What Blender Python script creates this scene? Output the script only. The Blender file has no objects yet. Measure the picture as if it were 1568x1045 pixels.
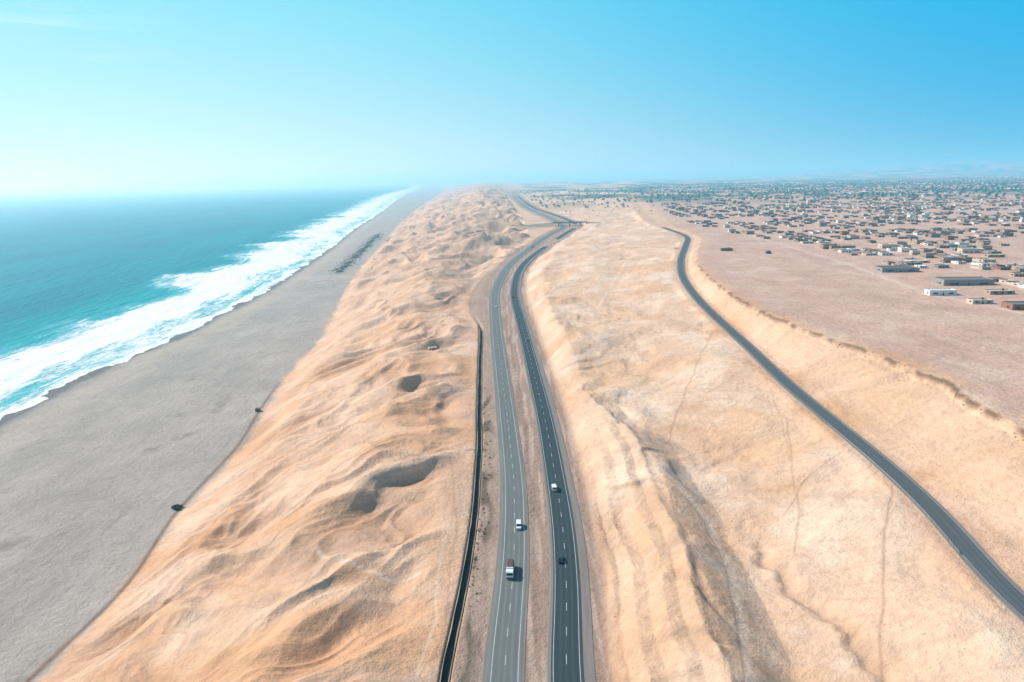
import bpy, math, random, time
import numpy as np
from mathutils import Matrix, Vector
T0=time.time()
random.seed(7); rng=np.random.default_rng(7)
scene=bpy.context.scene
scene.view_settings.view_transform='Standard'; scene.view_settings.look='None'; scene.view_settings.exposure=0

# ---------------------------------------------------------------- camera
CAMZ=130.0; PITCH=math.radians(13.35); ROLL=math.radians(-1.10); F=1568*24/36
def rx(a): c,s=math.cos(a),math.sin(a); return np.array([[1,0,0],[0,c,-s],[0,s,c]])
def rz(a): c,s=math.cos(a),math.sin(a); return np.array([[c,-s,0],[s,c,0],[0,0,1]])
RC=rx(math.pi/2-PITCH)@rz(ROLL)
cam=bpy.data.cameras.new('camera'); cam.lens=24; cam.sensor_width=36; cam.clip_start=0.5; cam.clip_end=200000
camo=bpy.data.objects.new('camera',cam); scene.collection.objects.link(camo)
M=Matrix([list(r) for r in RC]).to_4x4(); M.translation=Vector((0,0,CAMZ)); camo.matrix_world=M
scene.camera=camo
def P(u,v,z):
    """survey: photo bearing + known elevation -> ground position"""
    d=RC@np.array([(u-784)/F,-(v-522.5)/F,-1.0]); t=(z-CAMZ)/d[2]
    return d[0]*t,d[1]*t

# ---------------------------------------------------------------- helpers
def ss(a,b,x):
    t=np.clip((x-a)/(b-a),0,1); return t*t*(3-2*t)
_p=rng.permutation(256); PERM=np.concatenate([_p,_p]).astype(np.int32)
_a=rng.random(256)*2*np.pi; GX=np.cos(_a).astype(np.float32); GY=np.sin(_a).astype(np.float32)
def gn(x,y,seed=0):
    x=np.asarray(x,dtype=np.float64)+seed*17.37; y=np.asarray(y,dtype=np.float64)+seed*9.71
    x0=np.floor(x); y0=np.floor(y); fx=(x-x0).astype(np.float32); fy=(y-y0).astype(np.float32)
    xi=x0.astype(np.int64)&255; yi=y0.astype(np.int64)&255
    u=fx*fx*fx*(fx*(fx*6-15)+10); w=fy*fy*fy*(fy*(fy*6-15)+10)
    def g(ix,iy,dx,dy):
        h=PERM[PERM[ix&255]+(iy&255)]; return GX[h]*dx+GY[h]*dy
    a=g(xi,yi,fx,fy); b=g(xi+1,yi,fx-1,fy); c=g(xi,yi+1,fx,fy-1); d=g(xi+1,yi+1,fx-1,fy-1)
    return ((a+(b-a)*u)*(1-w)+(c+(d-c)*u)*w)*1.5
def fbm(x,y,o=4,seed=0,gain=.5):
    r=0;a=1;f=1;t=0
    for i in range(o):
        r=r+a*gn(x*f,y*f,seed+i*3); t+=a; a*=gain; f*=2.03
    return r/t
def pchip(xk,yk,x):
    xk=np.asarray(xk,float); yk=np.asarray(yk,float); h=np.diff(xk); d=np.diff(yk)/h
    m=np.zeros(len(xk)); m[0]=d[0]; m[-1]=d[-1]
    for i in range(1,len(xk)-1):
        if d[i-1]*d[i]>0:
            w1=2*h[i]+h[i-1]; w2=h[i]+2*h[i-1]; m[i]=(w1+w2)/(w1/d[i-1]+w2/d[i])
    x=np.clip(x,xk[0],xk[-1]); i=np.clip(np.searchsorted(xk,x)-1,0,len(h)-1); t=(x-xk[i])/h[i]
    return (yk[i]*(2*t**3-3*t**2+1)+h[i]*m[i]*(t**3-2*t**2+t)+yk[i+1]*(-2*t**3+3*t**2)+h[i]*m[i+1]*(t**3-t**2))
QG=np.linspace(math.log(90),math.log(82000),1600)
def q(y): return np.log(np.maximum(np.asarray(y,float)+400,91))
class Line:
    def __init__(s,pts,ext=(),smooth=13):
        w=[P(u,v,z)+(z,) for u,v,z in pts]; w=[(b,a,c) for a,b,c in w]+[(y,x,z) for x,y,z in ext]
        w.sort(); ys=np.array([k[0] for k in w]); k=q(ys)
        s.xt=s.sm(pchip(k,[a[1] for a in w],QG),smooth); s.zt=s.sm(pchip(k,[a[2] for a in w],QG),smooth)
    @staticmethod
    def sm(a,n):
        for _ in range(2):
            p=np.pad(a,n//2,mode='edge'); a=np.convolve(p,np.ones(n)/n,'valid')
        return a
    def x(s,y): return np.interp(q(y),QG,s.xt)
    def z(s,y): return np.interp(q(y),QG,s.zt)
def tab(ys,vs):
    k=q(np.array(ys,float)); t=pchip(k,vs,QG); t=Line.sm(t,13)
    return lambda y: np.interp(q(y),QG,t)

SEA=-48.0
shore=Line([(0,648,SEA),(60,615,SEA),(120,582,SEA),(200,545,SEA),(262,522,SEA),(320,490,SEA),(400,450,SEA),(455,415,SEA),(500,385,SEA),(545,350,SEA),(580,328,SEA)],
   ext=[(-380,-300,SEA),(-388,280,SEA),(-1350,9000,SEA),(-2500,20000,SEA),(-8000,70000,SEA)])
foot=Line([(50,1045,-43),(120,975,-43),(190,908,-43),(270,790,-43),(300,758,-43),(370,690,-43),(400,640,-43),(440,575,-43),(490,520,-43),(520,460,-43),(545,420,-43),(580,380,-43),(610,345,-43)],
   ext=[(-165,-300,-43),(-900,9000,-43),(-1900,20000,-43),(-7000,70000,-43)])
chan=Line([(680,1045,0),(697,960,0),(715,870,0),(728,780,0),(731,735,0),(734,690,0),(734,640,0),(735,560,0),(736,500,0),(727,487,0),(722,478,0),(725,450,0),(742,425,2),(775,402,5)],
   ext=[(-14,-300,0),(50,1450,12),(0,4000,34),(-60,8000,45),(-100,70000,45)],smooth=5)
hL=Line([(771,1045,0),(780,940,0),(787,860,0),(788,760,0),(779,660,0),(768,570,0),(760,500,0),(758,450,0),(775,412,4),(805,385,8),(845,357,15),(864,347,18),(842,334,22),(806,318,29)],
   ext=[(-7,-300,0),(0,8000,40),(0,70000,44)])
hR=Line([(866,1045,0),(868,960,0),(867,880,0),(860,790,0),(840,670,0),(817,570,0),(797,490,0),(787,450,0),(792,420,3),(806,400,6),(835,378,9),(868,356,15),(884,345,18),(862,334,22),(816,318,29)],
   ext=[(13,-300,0),(25,8000,40),(25,70000,44)])
r2=Line([(1560,925,20),(1440,790,20),(1330,690,20),(1220,600,21),(1140,525,22),(1080,470,25),(1048,430,29),(1042,400,33),(1050,375,36),(1048,360,37),(1020,350,38)],
   ext=[(128,-300,20),(520,3000,38),(1200,8000,38),(9000,70000,38)])
rim=Line([(1568,660,36),(1500,615,36),(1400,560,36),(1330,535,36),(1250,510,36),(1180,480,36),(1120,455,37),(1075,425,37),(1062,395,38)],
   ext=[(196,-300,36),(560,3000,39),(1300,8000,39),(9100,70000,39)])
ridge_o=tab([-300,100,200,280,350,600,1000,2000,70000],[36,37,39,42,30,28,46,80,100])
ridge_z=tab([-300,100,200,280,350,600,1000,2000,70000],[11,11,11.5,11,9,13,18,28,42])
val_o=tab([-300,100,180,240,300,350,600,1000,2000,70000],[60,60,60,58,56,58,84,115,150,160])
val_z=tab([-300,100,180,240,300,350,600,1000,2000,70000],[1.5,1.5,2.5,4.5,7,10,16.5,27,33,44])
m1_z=tab([-300,600,1000,1600,3000,7000,70000],[-19,-19,-16,-10,0,20,20])
m2_z=tab([-300,500,900,1600,3000,7000,14000,70000],[-3,-2,5,20,42,66,66,50])
def rimjag(X,Y): return gn(Y/21,X/70,5)*3.4+gn(Y/6,X/30,8)*1.5
def zones(y):
    y=np.asarray(y,float); L=[];Z=[]
    sh=shore.x(y); ft=foot.x(y); ch=chan.x(y); a=hL.x(y); b=hR.x(y); r=r2.x(y); rm=rim.x(y)
    o=np.ones_like(y)
    add=lambda x,z:(L.append(x*o),Z.append(z*o))
    add(sh-900,-70);add(sh-250,-56);add(sh,SEA);add(ft,-43)
    add(ft+.33*(ch-ft),m1_z(y));add(ft+.7*(ch-ft),m2_z(y));add(ch-4,np.maximum(chan.z(y)+.6,0))
    add(a-9,hL.z(y));add(b+10,hR.z(y))
    add(b+ridge_o(y),ridge_z(y)+0);add(b+val_o(y),val_z(y)+0)
    add(r-6,r2.z(y));add(r+8,r2.z(y)+.3)
    rr=np.maximum(rm,r+20); add(rr-4,r2.z(y)+(rim.z(y)-r2.z(y))*.76);add(rr-1,rim.z(y))
    add(rr+300,38);add(rr+3000,40);add(rr+30000,60)
    for k in range(1,len(L)): L[k]=np.maximum(L[k],L[k-1]+1.5)
    return L,Z,dict(sh=sh,ft=ft,ch=ch,a=a,b=b,r=r,rm=rr)
def terrain(x,y):
    """height at world x,y (broadcastable) and extra fields"""
    L,Z,zn=zones(y); x=np.asarray(x,float)
    X,Y=np.broadcast_arrays(x,np.asarray(y,float))
    jag=rimjag(X,Y)
    Xj=X+jag*ss(zn['r']+8,zn['rm']-8,X)*(1-ss(zn['rm']+10,zn['rm']+60,X))
    H=Z[0]+0*X
    for k in range(len(L)-1):
        t=np.clip((Xj-L[k])/(L[k+1]-L[k]),0,1); t=.55*t*t*(3-2*t)+.45*t
        H=H+(Z[k+1]-Z[k])*t
    wd=ss(zn['ft']-2,zn['ft']+26,X)*(1-ss(zn['ch']-26,zn['ch']-5,X))
    wsl=ss(zn['b']+11,zn['b']+24,X)*(1-ss(zn['r']-16,zn['r']-5,X))
    ws2=ss(zn['r']+7,zn['r']+18,X)*(1-ss(zn['rm']-6,zn['rm']+2,X))
    wp=ss(zn['rm'],zn['rm']+15,X)
    wb=(1-ss(zn['ft']-8,zn['ft']+2,X))
    wx=X+28*gn(X/75,Y/75,11)+9*gn(X/26,Y/26,13); wy=Y+28*gn(X/75,Y/75,12)+9*gn(X/26,Y/26,14)
    far=ss(600,1300,Y)
    sd=wy-.42*wx
    r1=1-np.abs(gn(wx/105,sd/58,1))*1.9
    r3=1-np.abs(gn(wx/42,sd/26,2))*1.8
    r4=1-np.abs(gn((X+16*gn(X/50,Y/50,15))/34,(Y+16*gn(X/50,Y/50,16))/50,4))*1.8
    r5=np.abs(gn(wx/17,sd/9,6))
    r6=1-np.abs(gn(wx/22,sd/15,27))*1.8
    big=fbm(wx/130,wy/130,3,20)
    det=fbm(X/12,Y/12,4,30)
    wmid=ss(zn['ft'],zn['ft']+50,X)
    mod=np.clip(.5+fbm(X/70,Y/70,2,17)*1.6,.1,1)
    dune=big*9+(r1*6.5-3.6)*mod+r3*3.0*(.35+mod*.6)+r4*2.6*(1-mod)+r6*1.0+r5*.8*mod+det*.6-1
    rough=(1-np.abs(gn(wx/170,wy/260,40))*2)*20+(1-np.abs(gn(wx/60,wy/90,41))*2)*9+fbm(X/40,Y/50,4,42)*8-13
    H=H+wd*(dune*(.6+.4*wmid)*(1-far*.6)+rough*far*.75)
    s=(Y+.45*X)
    rill=np.abs(gn(s/34,X/120,50))*2; rill2=np.abs(gn(s/11,X/50,51))
    nb=fbm(wx/75,wy/110,4,52,.45)
    scarp=ss(.04,.10,nb)*1.6+ss(-.22,-.16,nb)*1.3
    nearcut=np.exp(-((X-zn['b']-30)/22)**2)
    hum=np.exp(-((X-zn['b']-50)/75)**2)
    sl=nb*(4+2.5*hum)+rill*1.6+rill2*.5+det*.4-2+scarp*(.05+.55*nearcut)+nearcut*fbm(X/14,Y/20,3,58)*.8
    H=H+wsl*sl
    e=X-zn['b']-12+1.8*gn(Y/40,X/200,57)+.5*gn(Y/9,X/50,59); bm=ss(10,12,e+11)*(1-ss(24,30,e))*(1-ss(300,350,Y))
    H=H+bm*1.25*np.abs(((e/8.5)%1)-.5)*2*ss(-1,3,e)
    gx=zn['b']+val_o(Y)+13+5*np.sin(Y/19)+4*gn(Y/15,Y*0,55)+1.5*gn(Y/5,Y*0,56); gm=np.exp(-((X-gx)/2.4)**2)*(1-ss(200,235,Y))
    H=H-gm*1.8
    H=H+ws2*(np.abs(gn(s/17,X/60,60))*1.8-.6+det*.5+fbm(X/45,Y/60,3,64)*1.6)+wp*(fbm(X/60,Y/60,3,61)*.6+det*.06)
    H=H+wb*(fbm(X/45,Y/60,3,62)*.3+fbm(X/9,Y/9,2,63)*.05)
    hm=ss(12000,20000,Y)*ss(.34,.62,X/np.maximum(Y,1))
    H=H+hm*(240+360*fbm(X/5200,Y/5200,4,70))
    H=H+ss(3500,9000,Y)*ss(0,1500,X)*fbm(X/1500,Y/1500,3,71)*14
    def bed(H,xc,zr,w,b,sl):
        dx=np.abs(X-xc)/np.sqrt(1+sl*sl); mg=.0035*np.maximum(Y,0)
        m=1-ss(w+mg,w+b+mg,dx); return H*(1-m)+(zr-.13-.0002*np.maximum(Y,0))*m
    yy=np.asarray(y,float)
    def slope(f): return (f.x(yy+5)-f.x(yy-5))/10
    mid=(hL.x(yy)+hR.x(yy))/2; hw=(hR.x(yy)-hL.x(yy))/2+6.2
    dxm=np.abs(X-mid); m=1-ss(hw+2+.003*np.maximum(Y,0),hw+9+.004*np.maximum(Y,0),dxm)
    m=m*(1-ss(5000,6500,Y))
    zm=hL.z(yy)-.13-.0002*np.maximum(Y,0)
    inm=ss(0,6,np.minimum(X-hL.x(yy)-6,hR.x(yy)-6-X)); 
    H=H*(1-m)+(zm+inm*(-.35)+.08*det*inm)*m
    fr=1-ss(1300,1500,Y)
    Hb=bed(H,r2.x(yy),r2.z(yy),4.4,5,slope(r2)); H=H*(1-fr)+Hb*fr
    td=np.abs(X-chan.x(yy)); tm=(1-ss(.9,1.9,td))*(1-ss(600,660,Y)); H=H-tm*2.6
    return H,dict(zn,wd=wd,wsl=wsl,ws2=ws2,wp=wp,wb=wb,r1=r1,r3=r3,r5=r5,r6=r6,mod=mod,big=big,det=det,nb=nb,rill=rill,rill2=rill2,gm=gm,far=far,e=e,m=m,X=X,Y=Y,bm=bm,nc=nearcut)
def hit(u,v):
    z=0.0
    for i in range(14):
        x,y=P(u,v,z); z1=float(np.asarray(terrain(np.array([x]),np.array([y]))[0])[0]); z=z+.6*(z1-z)
    x,y=P(u,v,z); return x,y,z1
def hgt(x,y): return float(terrain(np.array([float(x)]),np.array([float(y)]))[0][0])

# ---------------------------------------------------------------- material helpers
def mat(name): 
    m=bpy.data.materials.new(name); m.use_nodes=True; nt=m.node_tree; b=nt.nodes['Principled BSDF']; return m,nt,b
class N:
    def __init__(s,nt): s.nt=nt
    def n(s,t,**k):
        nd=s.nt.nodes.new(t)
        for a,b in k.items(): setattr(nd,a,b)
        return nd
    def l(s,a,b): s.nt.links.new(a,b)
    def math(s,op,a,b=None,clamp=False):
        nd=s.nt.nodes.new('ShaderNodeMath'); nd.operation=op; nd.use_clamp=clamp
        for i,v in enumerate((a,b)):
            if v is None: continue
            if isinstance(v,(int,float)): nd.inputs[i].default_value=v
            else: s.l(v,nd.inputs[i])
        return nd.outputs[0]
    def mix(s,f,a,b,mode='MIX'):
        nd=s.nt.nodes.new('ShaderNodeMix'); nd.data_type='RGBA'; nd.blend_type=mode
        for k,v in ((0,f),(6,a),(7,b)):
            if isinstance(v,(int,float)): nd.inputs[k].default_value=v
            elif isinstance(v,tuple): nd.inputs[k].default_value=v+(1,) if len(v)==3 else v
            else: s.l(v,nd.inputs[k])
        return nd.outputs[2]
    def smooth(s,f,a,b,lo=0,hi=1):
        nd=s.n('ShaderNodeMapRange',interpolation_type='SMOOTHSTEP'); s.l(f,nd.inputs[0])
        for i,v in enumerate((a,b,lo,hi)): nd.inputs[i+1].default_value=v
        return nd.outputs[0]
    def noise(s,vec,scale,detail=4,rough=.55,dist=0):
        nd=s.n('ShaderNodeTexNoise'); nd.inputs['Scale'].default_value=scale; nd.inputs['Detail'].default_value=detail
        nd.inputs['Roughness'].default_value=rough; nd.inputs['Distortion'].default_value=dist
        if vec is not None: s.l(vec,nd.inputs['Vector'])
        return nd.outputs['Fac']
    def ramp(s,f,stops):
        nd=s.n('ShaderNodeValToRGB'); e=nd.color_ramp.elements
        while len(e)<len(stops): e.new(.5)
        for i,(p,c) in enumerate(stops):
            e[i].position=p; e[i].color=(c,c,c,1) if isinstance(c,(int,float)) else tuple(c)+(1,)
        s.l(f,nd.inputs[0]); return nd.outputs[0]
    def scale(s,vec,v):
        nd=s.n('ShaderNodeVectorMath',operation='MULTIPLY'); s.l(vec,nd.inputs[0]); nd.inputs[1].default_value=v; return nd.outputs[0]
def simple(name,col,rough=.6,metal=0,var=.12,scale=1.5):
    m,nt,b=mat(name); g=N(nt); tc=g.n('ShaderNodeTexCoord'); f=g.noise(tc.outputs['Object'],scale,4)
    c=g.mix(f,tuple(x*(1-var) for x in col),tuple(min(1,x*(1+var)) for x in col)); g.l(c,b.inputs['Base Color'])
    b.inputs['Roughness'].default_value=rough; b.inputs['Metallic'].default_value=metal; return m
def mesh_obj(name,verts,faces,mats=(),smooth=False):
    me=bpy.data.meshes.new(name); me.from_pydata([tuple(v) for v in verts],[],[tuple(f) for f in faces]); 
    for m in mats: me.materials.append(m)
    me.update(); o=bpy.data.objects.new(name,me); scene.collection.objects.link(o)
    return o
def grid_mesh(name,X,Y,Z,mat_,flip=False):
    nr,nc=X.shape; co=np.empty((nr*nc,3),np.float32); co[:,0]=X.ravel(); co[:,1]=Y.ravel(); co[:,2]=Z.ravel()
    i=np.arange(nr*nc,dtype=np.int32).reshape(nr,nc)
    f=np.stack([i[:-1,:-1],i[:-1,1:],i[1:,1:],i[1:,:-1]],-1).reshape(-1,4)
    if flip: f=f[:,::-1]
    me=bpy.data.meshes.new(name); me.vertices.add(len(co)); me.vertices.foreach_set('co',co.ravel())
    me.loops.add(f.size); me.loops.foreach_set('vertex_index',f.ravel().astype(np.int32))
    me.polygons.add(len(f)); me.polygons.foreach_set('loop_start',np.arange(0,f.size,4,dtype=np.int32))
    me.polygons.foreach_set('use_smooth',np.ones(len(f),bool))
    me.materials.append(mat_); me.update(calc_edges=True)
    o=bpy.data.objects.new(name,me); scene.collection.objects.link(o); return o

# ---------------------------------------------------------------- terrain material
tm,nt,b=mat('desert_ground'); g=N(nt)
at=g.n('ShaderNodeAttribute',attribute_name='soil'); geo=g.n('ShaderNodeNewGeometry'); pos=geo.outputs['Position']
n1=g.noise(pos,.035,6,.6,.4); n2=g.noise(pos,.35,7,.7); n3=g.noise(pos,2.2,3,.6)
f1=g.ramp(n1,[(.3,.91),(.7,1.07)]); f2=g.ramp(n2,[(.3,.86),(.7,1.08)]); f3=g.ramp(n3,[(.25,.9),(.75,1.06)])
c=g.mix(1.0,at.outputs['Color'],f1,'MULTIPLY'); c=g.mix(1.0,c,f2,'MULTIPLY'); c=g.mix(1.0,c,f3,'MULTIPLY')
st=g.smooth(g.noise(pos,.7,2,.5),.69,.73); c=g.mix(g.math('MULTIPLY',st,.45),c,(.2,.13,.09))
g.l(c,b.inputs['Base Color']); b.inputs['Roughness'].default_value=.95; b.inputs['Specular IOR Level'].default_value=.08
hsum=g.math('ADD',g.math('MULTIPLY',n2,1.7),g.math('MULTIPLY',n3,.3)); hsum=g.math('ADD',hsum,g.math('MULTIPLY',n1,4.5))
bp=g.n('ShaderNodeBump'); bp.inputs['Strength'].default_value=.65; bp.inputs['Distance'].default_value=1.0; g.l(hsum,bp.inputs['Height']); g.l(bp.outputs[0],b.inputs['Normal'])

# ---------------------------------------------------------------- terrain mesh
w=np.linspace(110**-.5,9000**-.5,1180); ys=w**-2.0
ys=np.concatenate([np.linspace(-300,100,24),ys,np.geomspace(9200,70000,90)])
ts=np.concatenate([np.linspace(-1.9,-.9,60)[:-1],np.linspace(-.9,.9,1240),np.linspace(.9,1.9,60)[1:]])
Yc=ys[:,None]; X=ts[None,:]*(np.maximum(Yc,110)+60)
H,S=terrain(X,Yc)
X,Y=S['X'],S['Y']
def mixc(A,Bc,wt): return A*(1-wt[...,None])+np.array(Bc,np.float32)*wt[...,None]
C=np.empty(X.shape+(3,),np.float32); C[:]=(.745,.45,.285)
v1=np.clip(.5+S['big']*1.3,0,1); v2=np.clip(.5+fbm(X/33,Y/45,4,80)*1.2,0,1); v3=np.clip(.5+fbm(X/75,Y/60,5,81)*1.4,0,1)
C=mixc(C,(.83,.60,.44),v2*.65); C=mixc(C,(.68,.345,.165),ss(.42,.85,v3)*.6*(1-ss(300,900,Y)*.6))
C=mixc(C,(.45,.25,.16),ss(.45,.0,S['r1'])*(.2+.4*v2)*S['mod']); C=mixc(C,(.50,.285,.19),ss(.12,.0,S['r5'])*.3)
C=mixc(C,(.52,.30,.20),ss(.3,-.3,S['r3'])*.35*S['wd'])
C=mixc(C,(.58,.38,.28),ss(500,1200,Y)*v3*.5)
C=mixc(C,(.80,.555,.39),S['wsl']*.65); C=mixc(C,(.86,.66,.50),S['wsl']*ss(.45,.8,v2)*.5); C=mixc(C,(.58,.36,.24),S['wsl']*ss(.14,.0,S['rill2'])*.25)
C=mixc(C,(.73,.43,.245),S['wsl']*ss(.5,.8,v3)*.45)
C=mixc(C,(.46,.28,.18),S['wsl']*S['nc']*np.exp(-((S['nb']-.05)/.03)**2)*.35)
C=mixc(C,(.79,.51,.335),S['ws2']*.75)
C=mixc(C,(.66,.425,.325),S['wp']*.9); C=mixc(C,(.74,.53,.415),S['wp']*ss(.45,.9,v2)*.5); C=mixc(C,(.56,.35,.265),S['wp']*ss(.55,.85,v3)*.4)
C=mixc(C,(.30,.19,.12),S['gm']*.3)
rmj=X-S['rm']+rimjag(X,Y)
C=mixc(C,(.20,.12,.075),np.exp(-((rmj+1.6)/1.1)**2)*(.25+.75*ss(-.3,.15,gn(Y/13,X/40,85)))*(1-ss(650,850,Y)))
C=mixc(C,(.40,.27,.205),S['m']); C=mixc(C,(.54,.385,.30),S['m']*ss(.5,.8,np.clip(.5+gn(X/2.2,Y/60,86),0,1)))
dch=X-S['ch']; C=mixc(C,(.46,.32,.245),ss(-4,0,dch)*ss(20,8,dch)*.7*(Y<1200))
C=mixc(C,(.17,.13,.09),ss(1,2,dch)*ss(9,5,dch)*ss(.0,.3,gn(X/5,Y/22,87))*.8*(Y<420))
jf=5*gn(Y/30,X/80,88)+2*gn(Y/8,X/30,89)
wbch=1-ss(-4,3,X-S['ft']+jf); b1=np.clip(.5+fbm(X/50,Y/110,5,90)*1.3,0,1)
BC=np.empty_like(C); BC[:]=(.42,.36,.315); BC=mixc(BC,(.51,.435,.375),b1*.8); 
bp2=ss(.14,.45,fbm(X/26,Y/40,5,91,.65)); BC=mixc(BC,(.26,.225,.20),bp2*.65*ss(.0,.3,fbm(X/120,Y/120,2,99)+.12))
bl=ss(.15,.4,gn((X-S['sh'])/3.5,Y/140,96)); BC=mixc(BC,(.33,.28,.25),bl*.18)
ds=X-S['sh']; BC=mixc(BC,(.56,.465,.375),ss(10,25,ds)*ss(60,25,ds)*.6)
BC=mixc(BC,(.22,.205,.195),ss(14,3,ds+4*gn(Y/25,X/40,92)))
C=C*(1-wbch[...,None])+BC*wbch[...,None]
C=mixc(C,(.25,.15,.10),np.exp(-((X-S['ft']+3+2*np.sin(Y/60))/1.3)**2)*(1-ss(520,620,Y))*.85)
C=mixc(C,(.07,.09,.075),np.exp(-((X-S['ft']+40)/14)**2)*ss(1300,1380,Y)*(1-ss(2200,2450,Y))*ss(-.25,.0,gn(X/14,Y/70,93))*.95)
veg=ss(-.10,.14,fbm(X/420,Y/900,4,94))*ss(1900,3200,Y)*ss(-100,400,X)
C=mixc(C,(.06,.10,.085),veg*.9)
C=mixc(C,(.27,.18,.13),S['wd']*S['far']*ss(.05,.4,fbm(X/50,Y/90,4,95))*.65)
def paint(pts,width,col,amt,jit=.8):
    W=[hit(u,v)[:2] for u,v in pts]; xs=[]
    for (x0,y0),(x1,y1) in zip(W[:-1],W[1:]):
        n=max(2,int(math.hypot(x1-x0,y1-y0)/5))
        for i in range(n): t=i/n; xs.append((x0+(x1-x0)*t,y0+(y1-y0)*t))
    xs.append(W[-1]); A=np.array(xs); A[:,0]+=jit*gn(A[:,1]/9,A[:,0]/9,3)+jit*2*gn(A[:,1]/30,A[:,0]/30,4)
    lo=A.min(0)-4; hi=A.max(0)+4
    idx=np.nonzero((X>lo[0])&(X<hi[0])&(Y>lo[1])&(Y<hi[1])); px=X[idx];py=Y[idx]; D=np.full(px.shape,1e9)
    for a,c in zip(A[:-1],A[1:]):
        d=c-a; L2=(d@d)+1e-9; t=np.clip(((px-a[0])*d[0]+(py-a[1])*d[1])/L2,0,1)
        D=np.minimum(D,np.hypot(px-a[0]-t*d[0],py-a[1]-t*d[1]))
    wt=(np.exp(-(D/width)**2)*amt)[:,None]; C[idx]=C[idx]*(1-wt)+np.array(col)*wt
pale=(.90,.72,.56); dark=(.40,.23,.15)
paint([(1092,510),(1065,560),(1045,610),(1030,655),(1018,685)],.45,dark,.5)
paint([(1365,740),(1352,800),(1348,880),(1350,960),(1356,1045)],.45,dark,.55)
paint([(1205,640),(1212,700),(1222,790),(1215,850)],.4,dark,.45)
paint([(1290,690),(1230,740),(1200,790)],.4,dark,.4)
paint([(1380,700),(1300,760),(1210,800)],.4,dark,.3)
paint([(1160,560),(1190,620),(1210,700)],.4,dark,.3)
paint([(1040,745),(1085,800),(1118,870),(1135,950),(1150,1045)],1.5,(.88,.67,.50),.7,.3)
paint([(1033,745),(1078,800),(1110,870),(1127,950),(1141,1045)],.4,dark,.45,.3)
paint([(960,400),(935,440),(915,470)],1.2,pale,.5)
paint([(740,425),(722,450),(718,480)],1.2,dark,.5)
for dy in (0,10,20,30): paint([(622,735+dy),(660,733+dy),(704,728+dy)],.35,dark,.45,.3)
paint([(480,840),(540,860),(600,890),(640,880)],1.0,pale,.5)
paint([(660,1020),(690,900),(700,800),(690,700)],.6,dark,.35); paint([(640,1040),(672,900),(684,800)],.5,pale,.35)
paint([(712,690),(745,690)],.6,(.1,.08,.07),.8,0)
paint([(265,960),(330,900),(390,870)],.6,dark,.3)
paint([(1120,352),(1300,405),(1420,450),(1568,480)],3,(.78,.62,.50),.6)
paint([(1568,560),(1400,500),(1250,470),(1120,430)],2,(.74,.57,.45),.3)
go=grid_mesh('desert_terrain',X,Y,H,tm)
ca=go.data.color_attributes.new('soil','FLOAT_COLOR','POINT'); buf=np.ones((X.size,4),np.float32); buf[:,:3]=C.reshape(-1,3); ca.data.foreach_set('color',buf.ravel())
print('terrain',time.time()-T0)

# ---------------------------------------------------------------- sea
sm_,nt,b=mat('sea_water'); g=N(nt)
at=g.n('ShaderNodeAttribute',attribute_name='shorepos'); sp=g.n('ShaderNodeSeparateXYZ'); g.l(at.outputs['Vector'],sp.inputs[0])
D=sp.outputs[0]; Yv=sp.outputs[1]; rel=sp.outputs[2]
nA=g.noise(g.scale(at.outputs['Vector'],(.055,.013,0)),1,7,.64,.8)
nB=g.noise(g.scale(at.outputs['Vector'],(.17,.07,0)),1,6,.72,1.6)
nC=g.noise(g.scale(at.outputs['Vector'],(.014,.0035,0)),1,2,.5,0)
dens=g.ramp(g.math('DIVIDE',rel,1.4),[(0,.63),(.04,.58),(.13,.54),(.22,.58),(.32,.67),(.45,.67),(.58,.61),(.72,.51),(.86,.41),(1.0,.2)])
s=g.math('ADD',g.math('MULTIPLY',nA,.55),g.math('MULTIPLY',nB,.46)); s=g.math('ADD',s,g.math('MULTIPLY',nC,.34))
fm=g.math('SUBTRACT',s,g.math('SUBTRACT',1.155,dens)); foam=g.math('MULTIPLY',fm,9,clamp=True)
deep=g.ramp(g.math('DIVIDE',D,2500),[(0,(.08,.50,.51)),(.04,(.0,.38,.42)),(.12,(.0,.26,.325)),(.5,(.0,.22,.30)),(1,(.0,.26,.36))])
pat=g.noise(g.scale(at.outputs['Vector'],(.006,.0015,0)),1,4,.6)
deep=g.mix(g.smooth(pat,.35,.7),deep,g.mix(1.0,deep,(.6,.78,.82),'MULTIPLY'))
milk=g.smooth(fm,-.14,.05,0,.4)
col=g.mix(milk,deep,(.30,.72,.73)); col=g.mix(foam,col,(.93,.94,.93)); g.l(col,b.inputs['Base Color'])
g.l(g.math('ADD',g.math('MULTIPLY',foam,.4),.5),b.inputs['Roughness']); b.inputs['IOR'].default_value=1.33
b.inputs['Specular IOR Level'].default_value=.06
geo=g.n('ShaderNodeNewGeometry')
w1=g.noise(g.scale(at.outputs['Vector'],(.05,.012,0)),1,5,.6,.5); w2=g.noise(geo.outputs['Position'],.12,6,.65)
hh=g.math('ADD',g.math('MULTIPLY',w1,6.),g.math('MULTIPLY',w2,2.6)); hh=g.math('ADD',hh,g.math('MULTIPLY',foam,.8))
bp=g.n('ShaderNodeBump'); bp.inputs['Strength'].default_value=.8; bp.inputs['Distance'].default_value=1.; g.l(hh,bp.inputs['Height']); g.l(bp.outputs[0],b.inputs['Normal'])
ysea=np.concatenate([np.linspace(-600,200,40)[:-1],np.linspace(200**-.5,70000**-.5,800)**-2.0])
Ds=np.concatenate([np.linspace(-14,420,260),420+np.geomspace(2,75000,150)])
Ysea,Dsea=np.meshgrid(ysea,Ds,indexing='ij'); Xs=shore.x(ysea)[:,None]-Dsea
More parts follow.
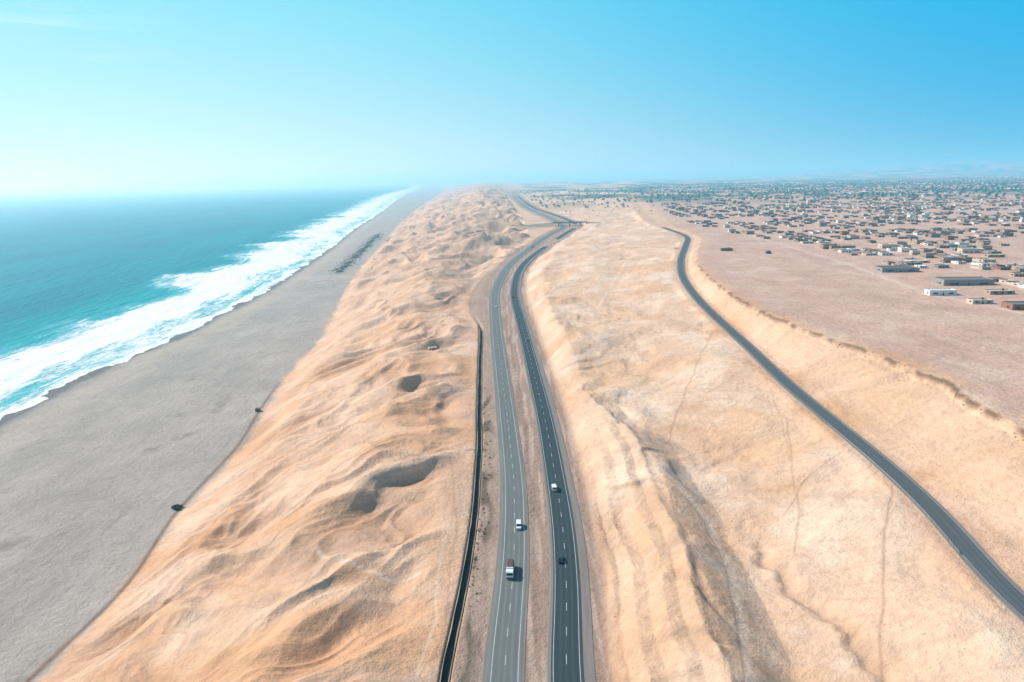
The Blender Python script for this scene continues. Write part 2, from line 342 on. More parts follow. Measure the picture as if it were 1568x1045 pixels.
Wd=np.interp(ysea,[0,650,1200,2500,8000],[130,138,178,210,300])[:,None]*(1+.35*gn(Ysea/230,Dsea*0,7)+.15*gn(Ysea/60,Dsea*0,9))
Zs=SEA+.9*ss(20,60,Dsea)*ss(420,150,Dsea)*np.maximum(0,np.sin(Dsea/13+4*gn(Ysea/170,Dsea/90,6)))**3
so=grid_mesh('sea',Xs,Ysea,Zs,sm_,flip=True)
a=so.data.attributes.new('shorepos','FLOAT_VECTOR','POINT'); bf=np.stack([Dsea,Ysea,np.clip(Dsea/Wd,0,5)],-1).astype(np.float32); a.data.foreach_set('vector',bf.ravel())

# ---------------------------------------------------------------- roads
def asphalt(name,base,track,halfw):
    m,nt,b=mat(name); g=N(nt); uv=g.n('ShaderNodeUVMap',uv_map='UVMap'); sp=g.n('ShaderNodeSeparateXYZ'); g.l(uv.outputs[0],sp.inputs[0])
    n=g.noise(g.scale(uv.outputs[0],(.9,.03,1)),1,5,.6); n2=g.noise(g.scale(uv.outputs[0],(3,2,1)),1,3)
    c=g.mix(g.ramp(n,[(.3,0),(.7,1)]),tuple(x*.82 for x in base),tuple(x*1.2 for x in base)); 
    wv=g.math('ABSOLUTE',g.math('SINE',g.math('MULTIPLY',sp.outputs[0],math.pi/1.8))); wv=g.math('MULTIPLY',wv,.6)
    inner=g.math('LESS_THAN',g.math('ABSOLUTE',sp.outputs[0]),halfw)
    c=g.mix(g.math('MULTIPLY',wv,inner),c,track); c=g.mix(g.math('MULTIPLY',n2,.25),c,tuple(x*1.5 for x in base))
    g.l(c,b.inputs['Base Color']); b.inputs['Roughness'].default_value=.85; b.inputs['Specular IOR Level'].default_value=.25; return m
mL=asphalt('asphalt_weathered',(.17,.18,.17),(.10,.115,.11),3.6)
mR=asphalt('asphalt_dark',(.046,.068,.074),(.021,.036,.043),3.6)
mS=asphalt('shoulder_gravel',(.22,.185,.165),(.21,.175,.15),0)
m2=asphalt('asphalt_grey',(.10,.115,.12),(.07,.082,.086),3)
white=simple('road_paint',(.62,.62,.59),.7,var=.3,scale=.4)
def center(line,y0,y1,step=3.0):
    out=[];y=y0
    while y<y1:
        out.append((float(line.x(y)),y,float(line.z(y)))); y+=max(step,y*.006)
    return np.array(out)
def ribbon(name,line,y0,y1,a,b_,mat_,dz=0,skirt=.8,sub=4,parent=None):
    c=center(line,y0,y1); t=np.gradient(c[:,:2],axis=0); t/=np.linalg.norm(t,axis=1)[:,None]; nrm=np.stack([t[:,1],-t[:,0]],1)
    L=np.concatenate([[0],np.cumsum(np.linalg.norm(np.diff(c[:,:2],axis=0),axis=1))])
    us=list(np.linspace(a,b_,sub+1)); prof=[(u,dz) for u in us]
    if skirt: prof=[(a-skirt*1.2,dz-skirt)]+prof+[(b_+skirt*1.2,dz-skirt)]
    V=[];UV=[]
    for i in range(len(c)):
        for u,z in prof: V.append((c[i,0]+nrm[i,0]*u,c[i,1]+nrm[i,1]*u,c[i,2]+z)); UV.append((u,L[i]))
    k=len(prof); Fc=[(i*k+j,i*k+j+1,(i+1)*k+j+1,(i+1)*k+j) for i in range(len(c)-1) for j in range(k-1)]
    o=mesh_obj(name,V,Fc,[mat_]); uvl=o.data.uv_layers.new(name='UVMap'); li=np.empty(len(o.data.loops),np.int32); o.data.loops.foreach_get('vertex_index',li)
    uvl.data.foreach_set('uv',np.array(UV,np.float32)[li].ravel())
    if parent: o.parent=parent
    return o
def empty(name,loc=(0,0,0),rotz=0):
    e=bpy.data.objects.new(name,None); e.location=loc; e.rotation_euler=(0,0,rotz); scene.collection.objects.link(e); return e
def dashes(name,line,y0,y1,off,wd,dash,gap,dz,parent):
    c=center(line,y0,y1,2.0); V=[];Fc=[]; L=np.concatenate([[0],np.cumsum(np.linalg.norm(np.diff(c,axis=0),axis=1))])
    t=np.gradient(c[:,:2],axis=0); t/=np.linalg.norm(t,axis=1)[:,None]
    s=0
    while s+dash<L[-1]:
        for e in (s,s+dash):
            x=np.interp(e,L,c[:,0]);y=np.interp(e,L,c[:,1]);z=np.interp(e,L,c[:,2]);tx=np.interp(e,L,t[:,0]);ty=np.interp(e,L,t[:,1])
            for sg in (-1,1): V.append((x+ty*(off+sg*wd/2),y-tx*(off+sg*wd/2),z+dz))
        n=len(V)-4; Fc.append((n,n+1,n+3,n+2)); s+=dash+gap
    o=mesh_obj(name,V,Fc,[white]); o.parent=parent; return o
hwy=empty('highway')
ribbon('northbound_shoulder',hR,90,2600,-5.2,7.6,mS,-.03,sub=2,parent=hwy)
ribbon('southbound_shoulder',hL,90,2600,-6.0,5.4,mS,-.03,sub=2,parent=hwy)
ribbon('northbound_carriageway',hR,90,4000,-4.2,4.6,mR,0.02,skirt=.05,sub=8,parent=hwy)
ribbon('southbound_carriageway',hL,90,4000,-4.9,4.6,mL,0.02,skirt=.05,sub=8,parent=hwy)
for nm,ln in (('n',hR),('s',hL)):
    ribbon('edge_line_a_'+nm,ln,90,1500,-3.72,-3.58,white,.026,skirt=0,sub=1,parent=hwy)
    ribbon('edge_line_b_'+nm,ln,90,1500,3.58,3.72,white,.026,skirt=0,sub=1,parent=hwy)
    dashes('lane_dashes_'+nm,ln,90,1200,0,.15,4.0,8.0,.026,hwy)
ur=empty('upper_road')
ribbon('upper_road_shoulder',r2,40,1280,-4.3,4.3,mS,-.03,sub=2,parent=ur)
ribbon('upper_road_surface',r2,40,1280,-3.3,3.3,m2,.02,skirt=.05,sub=6,parent=ur)
ribbon('upper_road_edge_line_a',r2,40,900,-3.1,-3.0,white,.026,skirt=0,sub=1,parent=ur)
ribbon('upper_road_edge_line_b',r2,40,900,3.0,3.1,white,.026,skirt=0,sub=1,parent=ur)
dm=simple('drain_dark_concrete',(.035,.037,.037),.7,scale=.6); cm=simple('concrete_lip',(.42,.30,.22),.9,scale=.5,var=.3)  # channel inside is one very dark grey, lips sand-coloured
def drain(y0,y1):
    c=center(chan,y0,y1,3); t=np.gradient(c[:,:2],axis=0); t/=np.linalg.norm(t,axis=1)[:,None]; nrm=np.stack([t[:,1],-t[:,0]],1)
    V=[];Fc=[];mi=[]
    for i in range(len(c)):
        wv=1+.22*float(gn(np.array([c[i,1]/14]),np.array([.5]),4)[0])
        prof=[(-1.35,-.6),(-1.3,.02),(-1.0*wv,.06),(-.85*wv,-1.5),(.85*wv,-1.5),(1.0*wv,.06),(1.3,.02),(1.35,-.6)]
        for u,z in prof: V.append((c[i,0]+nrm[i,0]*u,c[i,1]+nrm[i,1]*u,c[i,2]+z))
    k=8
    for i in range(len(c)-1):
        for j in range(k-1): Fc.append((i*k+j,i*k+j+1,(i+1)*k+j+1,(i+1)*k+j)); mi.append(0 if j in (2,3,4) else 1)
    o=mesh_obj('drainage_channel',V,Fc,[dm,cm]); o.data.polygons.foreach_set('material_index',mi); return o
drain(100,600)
steel=simple('galvanised_steel',(.45,.45,.44),.45,.6); 
def guardrail(line,y0,y1,off):
    e=empty('guard_rail'); c=center(line,y0,y1,4); V=[];Fc=[]
    t=np.gradient(c[:,:2],axis=0); t/=np.linalg.norm(t,axis=1)[:,None]
    prof=[(0,.45),(.07,.53),(0,.61),(.07,.69),(0,.77),(-.04,.77),(-.04,.45)]
    for i in range(len(c)):
        nx,ny=t[i,1],-t[i,0]
        for u,z in prof: V.append((c[i,0]+nx*(off+u),c[i,1]+ny*(off+u),c[i,2]+z))
    k=len(prof)
    Fc=[(i*k+j,i*k+(j+1)%k,(i+1)*k+(j+1)%k,(i+1)*k+j) for i in range(len(c)-1) for j in range(k)]
    r=mesh_obj('rail',V,Fc,[steel]); r.parent=e
    V=[];Fc=[]
    for i in range(len(c)):
        nx,ny=t[i,1],-t[i,0]; x,y,z=c[i,0]+nx*(off-.12),c[i,1]+ny*(off-.12),c[i,2]; n=len(V)
        for zz in (-.6,.8):
            for a,b in ((-.07,-.07),(.07,-.07),(.07,.07),(-.07,.07)): V.append((x+a,y+b,z+zz))
        Fc+=[(n,n+1,n+5,n+4),(n+1,n+2,n+6,n+5),(n+2,n+3,n+7,n+6),(n+3,n,n+4,n+7),(n+4,n+5,n+6,n+7)]
    r=mesh_obj('posts',V,Fc,[steel]); r.parent=e
guardrail(r2,180,290,-3.9)

# ---------------------------------------------------------------- box helpers
def box(V,Fc,x0,x1,y0,y1,z0,z1,ins=(0,0,0,0)):
    n=len(V); a,b,c,d=ins
    V+= [(x0,y0,z0),(x1,y0,z0),(x1,y1,z0),(x0,y1,z0),(x0+a,y0+c,z1),(x1-b,y0+c,z1),(x1-b,y1-d,z1),(x0+a,y1-d,z1)]
    Fc+=[(n+3,n+2,n+1,n),(n+4,n+5,n+6,n+7),(n,n+1,n+5,n+4),(n+1,n+2,n+6,n+5),(n+2,n+3,n+7,n+6),(n+3,n,n+4,n+7)]
def part(name,boxes,m,parent,bev=0):
    V=[];Fc=[]
    for bx in boxes: box(V,Fc,*bx)
    o=mesh_obj(name,V,Fc,[m]); o.parent=parent
    if bev: md=o.modifiers.new('bevel','BEVEL'); md.width=bev; md.segments=2
    return o
def wheels(parent,pos,r,w_,m):
    V=[];Fc=[]
    for (x,y) in pos:
        n=len(V); K=16
        for sx in (-w_/2,w_/2):
            for k in range(K): an=2*math.pi*k/K; V.append((x+sx,y+r*math.cos(an),r+r*math.sin(an)))
        Fc+= [(n+k,n+(k+1)%K,n+K+(k+1)%K,n+K+k) for k in range(K)]+[tuple(n+k for k in range(K))[::-1],tuple(n+K+k for k in range(K))]
    o=mesh_obj('wheels',V,Fc,[m]); o.parent=parent
rub=simple('tyre',(.02,.02,.02),.9); glass=simple('vehicle_glass',(.02,.03,.035),.1); lampm=simple('tail_lamp',(.4,.02,.02),.4)
def paintm(nm,c): return simple(nm,c,.3,var=.03)
PW=paintm('white_paint',(.82,.82,.8)); PD=paintm('dark_paint',(.03,.035,.04)); PRd=paintm('red_paint',(.4,.05,.03)); PG=paintm('grey_paint',(.3,.3,.3))
tarp=simple('cargo_tarp',(.10,.075,.06),.9)
def place(e,line,y,off,rev):
    x=float(line.x(y)); s=(float(line.x(y+4))-float(line.x(y-4)))/8; an=math.atan2(-s,1)
    e.location=(x+off*math.cos(an),y+off*math.sin(an),float(line.z(y))+.03); e.rotation_euler=(0,0,an+(math.pi if rev else 0))
def profile(name,pts,hw,m,parent,taper=0,zt=0):
    V=[(sx*(hw-(taper if z>zt else 0)),y,z) for sx in (-1,1) for y,z in pts]; k=len(pts)
    Fc=[tuple(range(k)),tuple(range(2*k-1,k-1,-1))]+[(j,j+k,(j+1)%k+k,(j+1)%k) for j in range(k)]
    o=mesh_obj(name,V,Fc,[m]); o.parent=parent; md=o.modifiers.new('bevel','BEVEL'); md.width=.06; md.segments=2; return o
def car(name,pm,line,y,off,rev):
    e=empty(name)
    profile('body',[(-2.2,.35),(2.15,.35),(2.25,.6),(2.2,.82),(1.1,.98),(-1.7,1.02),(-2.2,.95),(-2.28,.6)],.9,pm,e)
    profile('windows',[(1.05,.97),(.45,1.42),(-1.2,1.45),(-1.85,1.0)],.8,glass,e,.12,1.2)
    profile('roof',[(.42,1.42),(.3,1.5),(-1.05,1.52),(-1.2,1.45)],.68,pm,e)
    part('lights',[(-.8,-.5,-2.33,-2.25,.65,.85),(.5,.8,-2.33,-2.25,.65,.85)],lampm,e)
    wheels(e,[(-.8,1.35),(.8,1.35),(-.8,-1.4),(.8,-1.4)],.33,.22,rub); place(e,line,y,off,rev)
def van(name,pm,line,y,off,rev):
    e=empty(name)
    profile('body',[(-2.5,.4),(2.5,.4),(2.6,.8),(2.5,1.15),(1.75,1.3),(-2.55,1.3),(-2.6,.7)],.98,pm,e)
    profile('windows',[(1.75,1.28),(1.1,1.95),(-2.4,1.95),(-2.52,1.28)],.93,glass,e,.08,1.5)
    profile('roof',[(1.15,1.93),(1.0,2.1),(-2.35,2.1),(-2.45,1.93)],.9,pm,e)
    part('pillars',[(-.96,.96,-.1,.05,1.29,1.94),(-.96,.96,-1.5,-1.35,1.29,1.94)],pm,e)
    part('lights',[(-.9,-.7,-2.68,-2.58,.8,1.2),(.7,.9,-2.68,-2.58,.8,1.2)],lampm,e)
    wheels(e,[(-.88,1.6),(.88,1.6),(-.88,-1.6),(.88,-1.6)],.38,.26,rub); place(e,line,y,off,rev)
def truck(name,line,y,off,rev):
    e=empty(name)
    profile('cab',[(1.9,.5),(4.0,.5),(4.05,1.4),(3.8,2.5),(3.4,2.75),(1.9,2.75)],1.2,PW,e)
    part('windscreen',[(-1.05,1.05,3.86,4.03,1.55,2.3)],glass,e); part('side_windows',[(-1.22,1.22,2.6,3.5,1.6,2.3)],glass,e)
    part('bumper',[(-1.2,1.2,3.95,4.2,.35,.85)],PRd,e,.03)
    part('chassis',[(-.5,.5,-4.4,2.2,.6,.9)],rub,e); part('cargo_bed',[(-1.25,1.25,-4.5,1.7,.95,2.0)],PRd,e,.03)
    part('cargo',[(-1.18,1.18,-4.4,1.6,2.003,2.9,(.2,.2,.3,.3))],tarp,e,.1); part('cargo_front',[(-1.2,1.2,1.3,1.68,2.01,3.1)],PW,e,.03)
    wheels(e,[(-1.05,3.1),(1.05,3.1),(-1.05,-2.2),(1.05,-2.2),(-1.05,-3.4),(1.05,-3.4)],.5,.35,rub); place(e,line,y,off,rev)
def ypx(u,v,z=0.5): return P(u,v,z)[1]
van('white_van',PW,hL,ypx(797,806),1.6,True)
truck('cargo_truck',hL,ypx(783,876),-.9,True)
van('white_van',PW,hR,ypx(853,748),-1.4,False)
car('dark_car',PD,hR,ypx(859,857),-1.7,False)
car('dark_car',PD,hR,ypx(785,455),-1.4,False)
truck('cargo_truck',hL,ypx(820,380,8),1.5,True)
car('white_car',PW,hL,ypx(757,470),1.5,True)
car('grey_car',PG,hR,ypx(806,520),1.7,False)

# ---------------------------------------------------------------- overpass
conc=simple('concrete',(.30,.28,.25),.9,scale=.4); sandm=simple('embankment_sand',(.66,.45,.31),.95,scale=.1,var=.2)
yo=P(864,346,18)[1]; xo=float((hL.x(yo)+hR.x(yo))/2); zo=float(hL.z(yo)); sl=float(hL.x(yo+20)-hL.x(yo-20))/40
ov=empty('road_overpass',(xo,yo,zo),math.atan2(-sl,1)+.1)
part('deck',[(-42,42,-5.5,5.5,6.2,7.6)],conc,ov); part('parapets',[(-42,42,-5.7,-5.4,7.61,8.7),(-42,42,5.4,5.7,7.61,8.7)],conc,ov)
part('deck_surface',[(-42,42,-4.8,4.8,7.605,7.63)],m2,ov)
part('piers',[(x-.7,x+.7,y-.7,y+.7,-1.5,6.19) for x in (-27,0,27) for y in (-3.5,0,3.5)],conc,ov)
V=[];Fc=[]
for sg in (-1,1):
    n=len(V); V+=[(sg*38,-16,-3),(sg*38,16,-3),(sg*42,-6,7.5),(sg*42,6,7.5),(sg*150,-12,-3),(sg*150,12,-3),(sg*130,-6,1.5),(sg*130,6,1.5)]
    Fc+=[(n,n+1,n+3,n+2),(n+2,n+3,n+7,n+6),(n,n+2,n+6,n+4),(n+1,n+5,n+7,n+3),(n+4,n+6,n+7,n+5)]
mesh_obj('ramps',V,Fc,[sandm]).parent=ov
V=[];Fc=[]
for sg in (-1,1):
    n=len(V); V+=[(sg*42,-4.5,7.53),(sg*42,4.5,7.53),(sg*130,-4.5,1.53),(sg*130,4.5,1.53)]; Fc.append((n,n+1,n+3,n+2))
mesh_obj('ramp_surface',V,Fc,[m2]).parent=ov

# ---------------------------------------------------------------- town
def cmat(name,rough=.9):
    m,nt,b=mat(name); g=N(nt); a=g.n('ShaderNodeAttribute',attribute_name='tint'); geo=g.n('ShaderNodeNewGeometry')
    f=g.ramp(g.noise(geo.outputs['Position'],.6,4),[(.3,.8),(.7,1.12)]); g.l(g.mix(1.,a.outputs['Color'],f,'MULTIPLY'),b.inputs['Base Color']); b.inputs['Roughness'].default_value=rough; return m
tmat=cmat('town_plaster')
ANG=-.06; ca_,sa_=math.cos(ANG),math.sin(ANG)
bk=sorted([(P(u,v,38)[0]/P(u,v,38)[1],P(u,v,38)[1]) for u,v in [(1700,520),(1568,475),(1480,450),(1400,428),(1320,402),(1230,380),(1120,357),(1000,340),(880,326),(800,314)]])
bu=[a for a,b in bk]; by=[b for a,b in bk]
def in_town(x,y): return (y>np.interp(x/y,bu,by))
wallc=np.array([(.34,.24,.18),(.42,.31,.23),(.25,.18,.14),(.58,.48,.38),(.30,.15,.11),(.74,.70,.65),(.30,.28,.26),(.2,.35,.42)])
roofc=np.array([(.52,.40,.32),(.34,.27,.22),(.20,.17,.15),(.64,.56,.48),(.80,.78,.74),(.13,.12,.115),(.1,.3,.4)])
def cellgen(du,dv,ymin,ymax,block,rows,occ,thr,sc=1.):
    R_=ymax*1.35; iu=np.arange(-int(R_/du),int(R_/du)); iv=np.arange(0,int(R_/dv))
    U,Vv=np.meshgrid(iu,iv); U=U.ravel();Vv=Vv.ravel(); keep=((U%block)!=0)&((Vv%rows)!=0)
    U=U[keep];Vv=Vv[keep]; uu=U*du+rng.normal(0,1.2,len(U)); vv=Vv*dv+rng.normal(0,1.2,len(U))
    vv=vv+6*np.sin(uu/170)
    x=uu*ca_-vv*sa_; y=uu*sa_+vv*ca_
    k=(y>ymin)&(y<ymax)&(x<y*1.1)&(x>-.02*y); x=x[k];y=y[k]
    k=in_town(x,y)&(x>rim.x(y)+25)&(np.where(y>1300,x>hR.x(y)+90,True)); x=x[k];y=y[k]
    k=(rng.random(len(x))<occ*(.55+.45*ss(.1,.4,x/y)))&(fbm(x/(150*sc),y/(150*sc),4,101,.6)>thr); return x[k],y[k]
xa,ya=cellgen(16.5,14.5,900,2100,4,9,.62,-.05); xb,yb=cellgen(29,25,2100,8500,4,8,.44,-.03,1.7)
xf=np.concatenate([xa,xb]); yf=np.concatenate([ya,yb]); n=len(xf); print('houses far',n)
zf=terrain(xf,yf)[0]
big_=np.where(yf>2200,1.5,1.); W2=rng.uniform(3.4,7.6,n)*big_; D2=rng.uniform(3.2,6.6,n)*big_; Hh=rng.choice([2.4,2.7,3.0,5.2],n,p=[.35,.3,.25,.1])*np.where(yf>2200,1.25,1)
rot=ANG+rng.normal(0,.04,n); wc=wallc[rng.choice(len(wallc),n,p=[.24,.2,.17,.1,.08,.12,.08,.01])]*rng.uniform(.8,1.1,(n,1)); rc=roofc[rng.choice(len(roofc),n,p=[.18,.2,.2,.12,.15,.14,.01])]*rng.uniform(.85,1.1,(n,1))
cx,sx=np.cos(rot),np.sin(rot)
def corner(a,b_,z): return np.stack([xf+a*W2*cx-b_*D2*sx,yf+a*W2*sx+b_*D2*cx,zf+z],-1)
lo=[corner(a,b_,-1.5) for a,b_ in ((-1,-1),(1,-1),(1,1),(-1,1))]; hi=[corner(a,b_,Hh) for a,b_ in ((-1,-1),(1,-1),(1,1),(-1,1))]
inn=[corner(a,b_,Hh) for a,b_ in ((-.93,-.93),(.93,-.93),(.93,.93),(-.93,.93))]; rdp=np.where(rng.random(n)<.25,Hh-.2,.5); inl=[corner(a,b_,Hh-rdp) for a,b_ in ((-.93,-.93),(.93,-.93),(.93,.93),(-.93,.93))]
quads=[];cols=[]
for k in range(4):
    j=(k+1)%4
    quads.append(np.stack([lo[k],lo[j],hi[j],hi[k]],1));cols.append(wc)
    quads.append(np.stack([hi[k],hi[j],inn[j],inn[k]],1));cols.append(wc)
    quads.append(np.stack([inn[k],inn[j],inl[j],inl[k]],1));cols.append(wc*.95)
quads.append(np.stack(inl,1));cols.append(rc)
op=yf<2000
for (u0,u1,z0,z1) in ((-.15,.05,0,2.1),(-.75,-.4,.9,1.9),(.35,.7,.9,1.9)):
    def cc(u,z): return np.stack([xf+u*W2*cx+(D2+.03)*sx,yf+u*W2*sx-(D2+.03)*cx,zf+z],-1)[op]
    quads.append(np.stack([cc(u0,z0),cc(u1,z0),cc(u1,z1),cc(u0,z1)],1)); cols.append(np.tile([.04,.035,.03],(op.sum(),1)))
Q=np.concatenate(quads); CQ=np.concatenate(cols)
def soup(name,Q,CQ,m):
    me=bpy.data.meshes.new(name); nq=len(Q); me.vertices.add(nq*4); me.vertices.foreach_set('co',Q.reshape(-1).astype(np.float32))
    me.loops.add(nq*4); me.loops.foreach_set('vertex_index',np.arange(nq*4,dtype=np.int32)); me.polygons.add(nq); me.polygons.foreach_set('loop_start',np.arange(0,nq*4,4,dtype=np.int32))
    me.materials.append(m); me.update(calc_edges=True); c_=me.color_attributes.new('tint','FLOAT_COLOR','POINT'); bb=np.ones((nq*4,4),np.float32); bb[:,:3]=np.repeat(CQ,4,0); c_.data.foreach_set('color',bb.ravel())
    o=bpy.data.objects.new(name,me); scene.collection.objects.link(o); return o
soup('distant_town',Q,CQ,tmat)
opm=simple('dark_opening',(.03,.028,.025),.6)
wm=[simple('adobe_wall_%d'%i,tuple(c),.92,scale=.5) for i,c in enumerate(wallc)]; rmt=[simple('flat_roof_%d'%i,tuple(c),.9,scale=.5) for i,c in enumerate(roofc)]
def house(name,x,y,w_,d_,h,rot_,wi,ri,yard=True):
    z=hgt(x,y); e=empty(name,(x,y,z),rot_); wl=.22
    part('walls',[(-w_,w_,-d_,-d_+wl,-1.2,h),(-w_,w_,d_-wl,d_,-1.2,h),(-w_,-w_+wl,-d_+wl+.003,d_-wl-.003,-1.2,h),(w_-wl,w_,-d_+wl+.003,d_-wl-.003,-1.2,h)],wm[wi],e)
    part('roof',[(-w_+wl+.003,w_-wl-.003,-d_+wl+.003,d_-wl-.003,h-.75,h-.5)],rmt[ri],e)
    part('door',[(-.5,.5,-d_-.03,-d_+.1,0,2.1)],opm,e)
    part('windows',[(-w_*.75,-w_*.4,-d_-.03,-d_+.1,1,2.05),(w_*.4,w_*.75,-d_-.03,-d_+.1,1,2.05),(-w_-.03,-w_+.1,-d_*.5,0,1,2.05)],opm,e)
    if yard and random.random()<.6:
        yd=random.uniform(5,9); part('yard_wall',[(-w_,w_,d_+yd,d_+yd+.2,-1.2,2.2),(-w_,-w_+.2,d_+.003,d_+yd-.003,-1.2,2.2),(w_-.2,w_,d_+.003,d_+yd-.003,-1.2,2.2)],wm[wi],e)
    if random.random()<.3: part('water_tank',[(w_*.3,w_*.3+1.1,d_*.2,d_*.2+1.1,h-.5,h+.8,(.15,.15,.15,.15))],opm,e)
xn,yn=cellgen(16.5,14.5,400,900,4,9,.68,-.08); print('houses near',len(xn))
ordr=sorted(zip(xn,yn),key=lambda p:p[1])
for x,y in ordr[:300]:
    lg=random.random()<.14
    house('adobe_house',x,y,random.uniform(7.5,11) if lg else random.uniform(3.4,6.8),random.uniform(3.3,6.2),random.choice([2.6,2.8,3.0,3.1,5.2]),ANG+random.gauss(0,.04),random.choices(range(8),[24,20,15,10,8,13,8,1])[0],random.choices(range(7),[20,20,18,12,15,12,1])[0],not lg)
def at_px(u,v): return P(u,v,38.5)
for (u,v,w_,d_,h,wi,ri,nm) in [(1112,384,7,4,3.2,2,2,'adobe_house'),(1176,388,3,3,3,2,5,'adobe_house'),(1372,414,17,9,4,6,5,'warehouse'),(1475,434,20,8,5,6,2,'warehouse'),(1440,449,10,4,4,5,4,'white_building'),(1560,470,8,6,4,4,2,'brick_house'),(1500,462,7,4,3,3,0,'adobe_house'),(1530,448,9,4,3,1,3,'adobe_house')]:
    x,y=at_px(u,v); house(nm,x,y,w_,d_,h,ANG,wi,ri,False)
x,y,z=hit(662,536); house('adobe_house',x,y,3.2,2.4,2.6,.3,3,3,False)
x,y,z=hit(395,630); house('beach_hut',x,y,1.8,1.6,2.4,.2,2,2,False)

# ---------------------------------------------------------------- distant trees & shrubs (leafy clumps)
lf=simple('foliage',(.045,.085,.05),.8,var=.4,scale=.3)
def leafmass(name,centres,rad,nl):
    c=np.repeat(centres,nl,0); r=np.repeat(rad,nl); d=rng.normal(size=(len(c),3)); d/=np.linalg.norm(d,axis=1)[:,None]; rr=r*rng.uniform(.45,1.05,len(c))
    p=c+d*rr[:,None]*np.array([1,1,.8]); s=r*.28
    a=rng.normal(size=(len(c),3)); a/=np.linalg.norm(a,axis=1)[:,None]; b_=np.cross(a,d); b_/=np.linalg.norm(b_,axis=1)[:,None]+1e-6
    a*=s[:,None]; b_*=s[:,None]*.8; Qd=np.stack([p-a-b_,p+a-b_,p+a+b_,p-a+b_],1); o=soup(name,Qd,np.ones((len(Qd),3)),lf); return o
k=rng.random(len(xf))<.08; tx=xf[k]+7; ty=yf[k]+8
tx=np.concatenate([tx,rng.uniform(50,3800,2200)]); ty=np.concatenate([ty,rng.uniform(1800,5600,2200)])
kk=(tx>hR.x(ty)+30); tx=tx[kk];ty=ty[kk]; tz=terrain(tx,ty)[0]; rd=rng.uniform(1.6,3.2,len(tx))*np.where(ty>2200,2.0,1)
leafmass('distant_trees',np.stack([tx,ty,tz+rd*.9],-1),rd,22)
cs=[];rs=[]
x,y,z=hit(272,779)
for i in range(9): cs.append((x+random.uniform(-2.4,2.4),y+random.uniform(-1.5,1.5),z+.9)); rs.append(random.uniform(.9,1.4))
leafmass('shrub',np.array(cs),np.array(rs),60)
cs=[];rs=[]
for i in range(700):
    yy=random.uniform(1350,2350); xx=float(foot.x(yy))-40+random.gauss(0,10); cs.append((xx,yy,hgt(xx,yy)+.3)); rs.append(random.uniform(.8,1.9))
leafmass('coastal_scrub',np.array(cs),np.array(rs),20)
cs=[];rs=[]
for i in range(90):
    yy=random.uniform(185,400); xx=float(chan.x(yy))+random.uniform(2.0,6); cs.append((xx,yy,hgt(xx,yy)+.15)); rs.append(random.uniform(.2,.6))
leafmass('roadside_weeds',np.array(cs),np.array(rs),16)
rockm=simple('rim_rock',(.36,.23,.15),.95,var=.3,scale=.8)
V=[];Fc=[]
for i in range(260):
    yy=190+random.random()**1.3*480; x0=float(max(rim.x(yy),r2.x(yy)+20)); xx=x0-float(rimjag(np.array([x0]),np.array([yy]))[0])+random.gauss(-2.5,1.0); zz=hgt(xx,yy); r=random.uniform(.2,.5)
    n=len(V); an=random.random()*6.28
    for k in range(6): a=an+k*1.047; rr=r*random.uniform(.7,1.2); V.append((xx+rr*math.cos(a),yy+rr*math.sin(a),zz-.2))
    for k in range(6): a=an+k*1.047+.3; rr=r*random.uniform(.4,.8); V.append((xx+rr*math.cos(a),yy+rr*math.sin(a),zz+r*random.uniform(.4,.8)))
    Fc+=[(n+k,n+(k+1)%6,n+6+(k+1)%6,n+6+k) for k in range(6)]+[tuple(n+6+k for k in range(6))]
mesh_obj('rim_rocks',V,Fc,[rockm])
x,y=P(775,300,50); z=hgt(x,y); mt=empty('lattice_mast',(x,y,z)); bs=[]
for sx_ in (-1,1):
    for sy_ in (-1,1): bs.append((sx_*2.4-.25,sx_*2.4+.25,sy_*2.4-.25,sy_*2.4+.25,-2,45,(0,0,0,0)))
part('legs',bs,steel,mt); part('rings',[(-2.1,2.1,-2.5,-2.2,zz,zz+.3) for zz in range(4,45,5)]+[(-2.1,2.1,2.2,2.5,zz,zz+.3) for zz in range(4,45,5)],steel,mt)

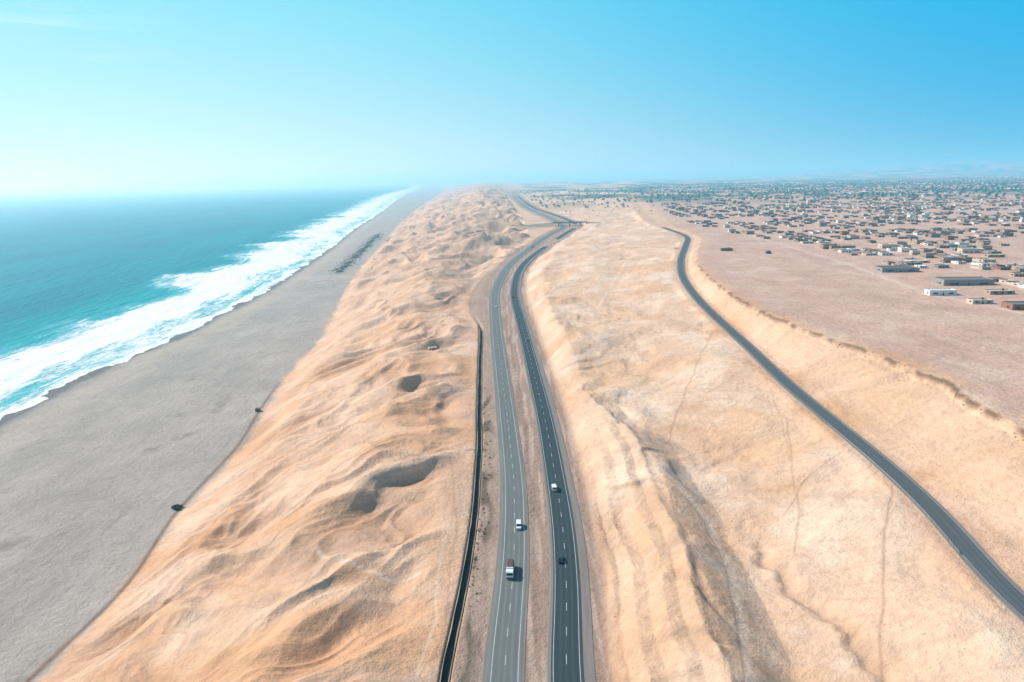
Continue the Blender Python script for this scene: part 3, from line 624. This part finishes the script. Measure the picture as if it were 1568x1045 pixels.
# ---------------------------------------------------------------- light
EL=math.radians(39); AZ=math.radians(-66)   # sun left of the view direction
sv=Vector((math.sin(AZ)*math.cos(EL),math.cos(AZ)*math.cos(EL),math.sin(EL)))
sun=bpy.data.lights.new('sun','SUN'); sun.energy=5.0; sun.angle=math.radians(.5); sun.color=(1,.95,.88)
suo=bpy.data.objects.new('sun',sun); suo.rotation_euler=sv.to_track_quat('Z','Y').to_euler(); scene.collection.objects.link(suo)
wd=bpy.data.worlds.new('World'); scene.world=wd; wd.use_nodes=True; nt=wd.node_tree; g=N(nt); bg=nt.nodes['Background']
sky=g.n('ShaderNodeTexSky',sky_type='NISHITA'); sky.sun_disc=False; sky.sun_elevation=EL; sky.sun_rotation=AZ; sky.air_density=1.; sky.dust_density=1.; sky.ozone_density=3; sky.altitude=100
ST=.11
tc=g.n('ShaderNodeTexCoord'); dirv=tc.outputs['Generated']; sp=g.n('ShaderNodeSeparateXYZ'); g.l(dirv,sp.inputs[0]); zz=g.math('MAXIMUM',sp.outputs[2],0.0)
dt=g.n('ShaderNodeVectorMath',operation='DOT_PRODUCT'); g.l(dirv,dt.inputs[0]); dt.inputs[1].default_value=(math.sin(math.radians(-62)),math.cos(math.radians(-62)),0)
az=g.smooth(dt.outputs['Value'],-.35,.90)
def sc(c): return tuple(x/ST for x in c)
base=g.mix(az,sc((.0,.42,.83)),sc((.0,.68,.94)))
hz_=g.mix(az,sc((.14,.50,.75)),sc((.84,1.0,.98)))
kk_=g.math('ADD',g.math('MULTIPLY',az,.15),.062)
t=g.math('POWER',2.718,g.math('MULTIPLY',g.math('DIVIDE',zz,kk_),-1.0))
sk=g.mix(t,base,hz_)
cn=g.noise(g.scale(dirv,(3.0,3.0,14.)),1.,6,.6,1.2); cm_=g.smooth(cn,.50,.75); cm_=g.math('MULTIPLY',cm_,g.smooth(sp.outputs[0],-.35,-.60)); cm_=g.math('MULTIPLY',cm_,g.math('MULTIPLY',g.smooth(zz,.08,.17),.45))
sk=g.mix(cm_,sk,sc((.9,1.,1.)))
up=g.smooth(zz,.27,.6,.0,.95)
g.l(g.mix(up,sk,sky.outputs[0]),bg.inputs[0]); bg.inputs['Strength'].default_value=ST
# haze: scattering air; added emission makes it glow in place of multiply-scattered skylight
hm_,nt,b=mat('haze_air_glow'); nt.nodes.remove(b); g=N(nt); out=nt.nodes['Material Output']
SG=.000115
vs=g.n('ShaderNodeVolumeScatter'); vs.inputs['Color'].default_value=(.75,1,1,1); vs.inputs['Density'].default_value=SG; vs.inputs['Anisotropy'].default_value=.6
em=g.n('ShaderNodeEmission'); em.inputs['Color'].default_value=(.07,.34,.47,1); em.inputs['Strength'].default_value=SG
ad=g.n('ShaderNodeAddShader'); g.l(vs.outputs[0],ad.inputs[0]); g.l(em.outputs[0],ad.inputs[1]); g.l(ad.outputs[0],out.inputs['Volume'])
V=[];Fc=[]; box(V,Fc,-90000,90000,-3000,90000,-90,330); mesh_obj('haze',V,Fc,[hm_])
print('done',time.time()-T0)
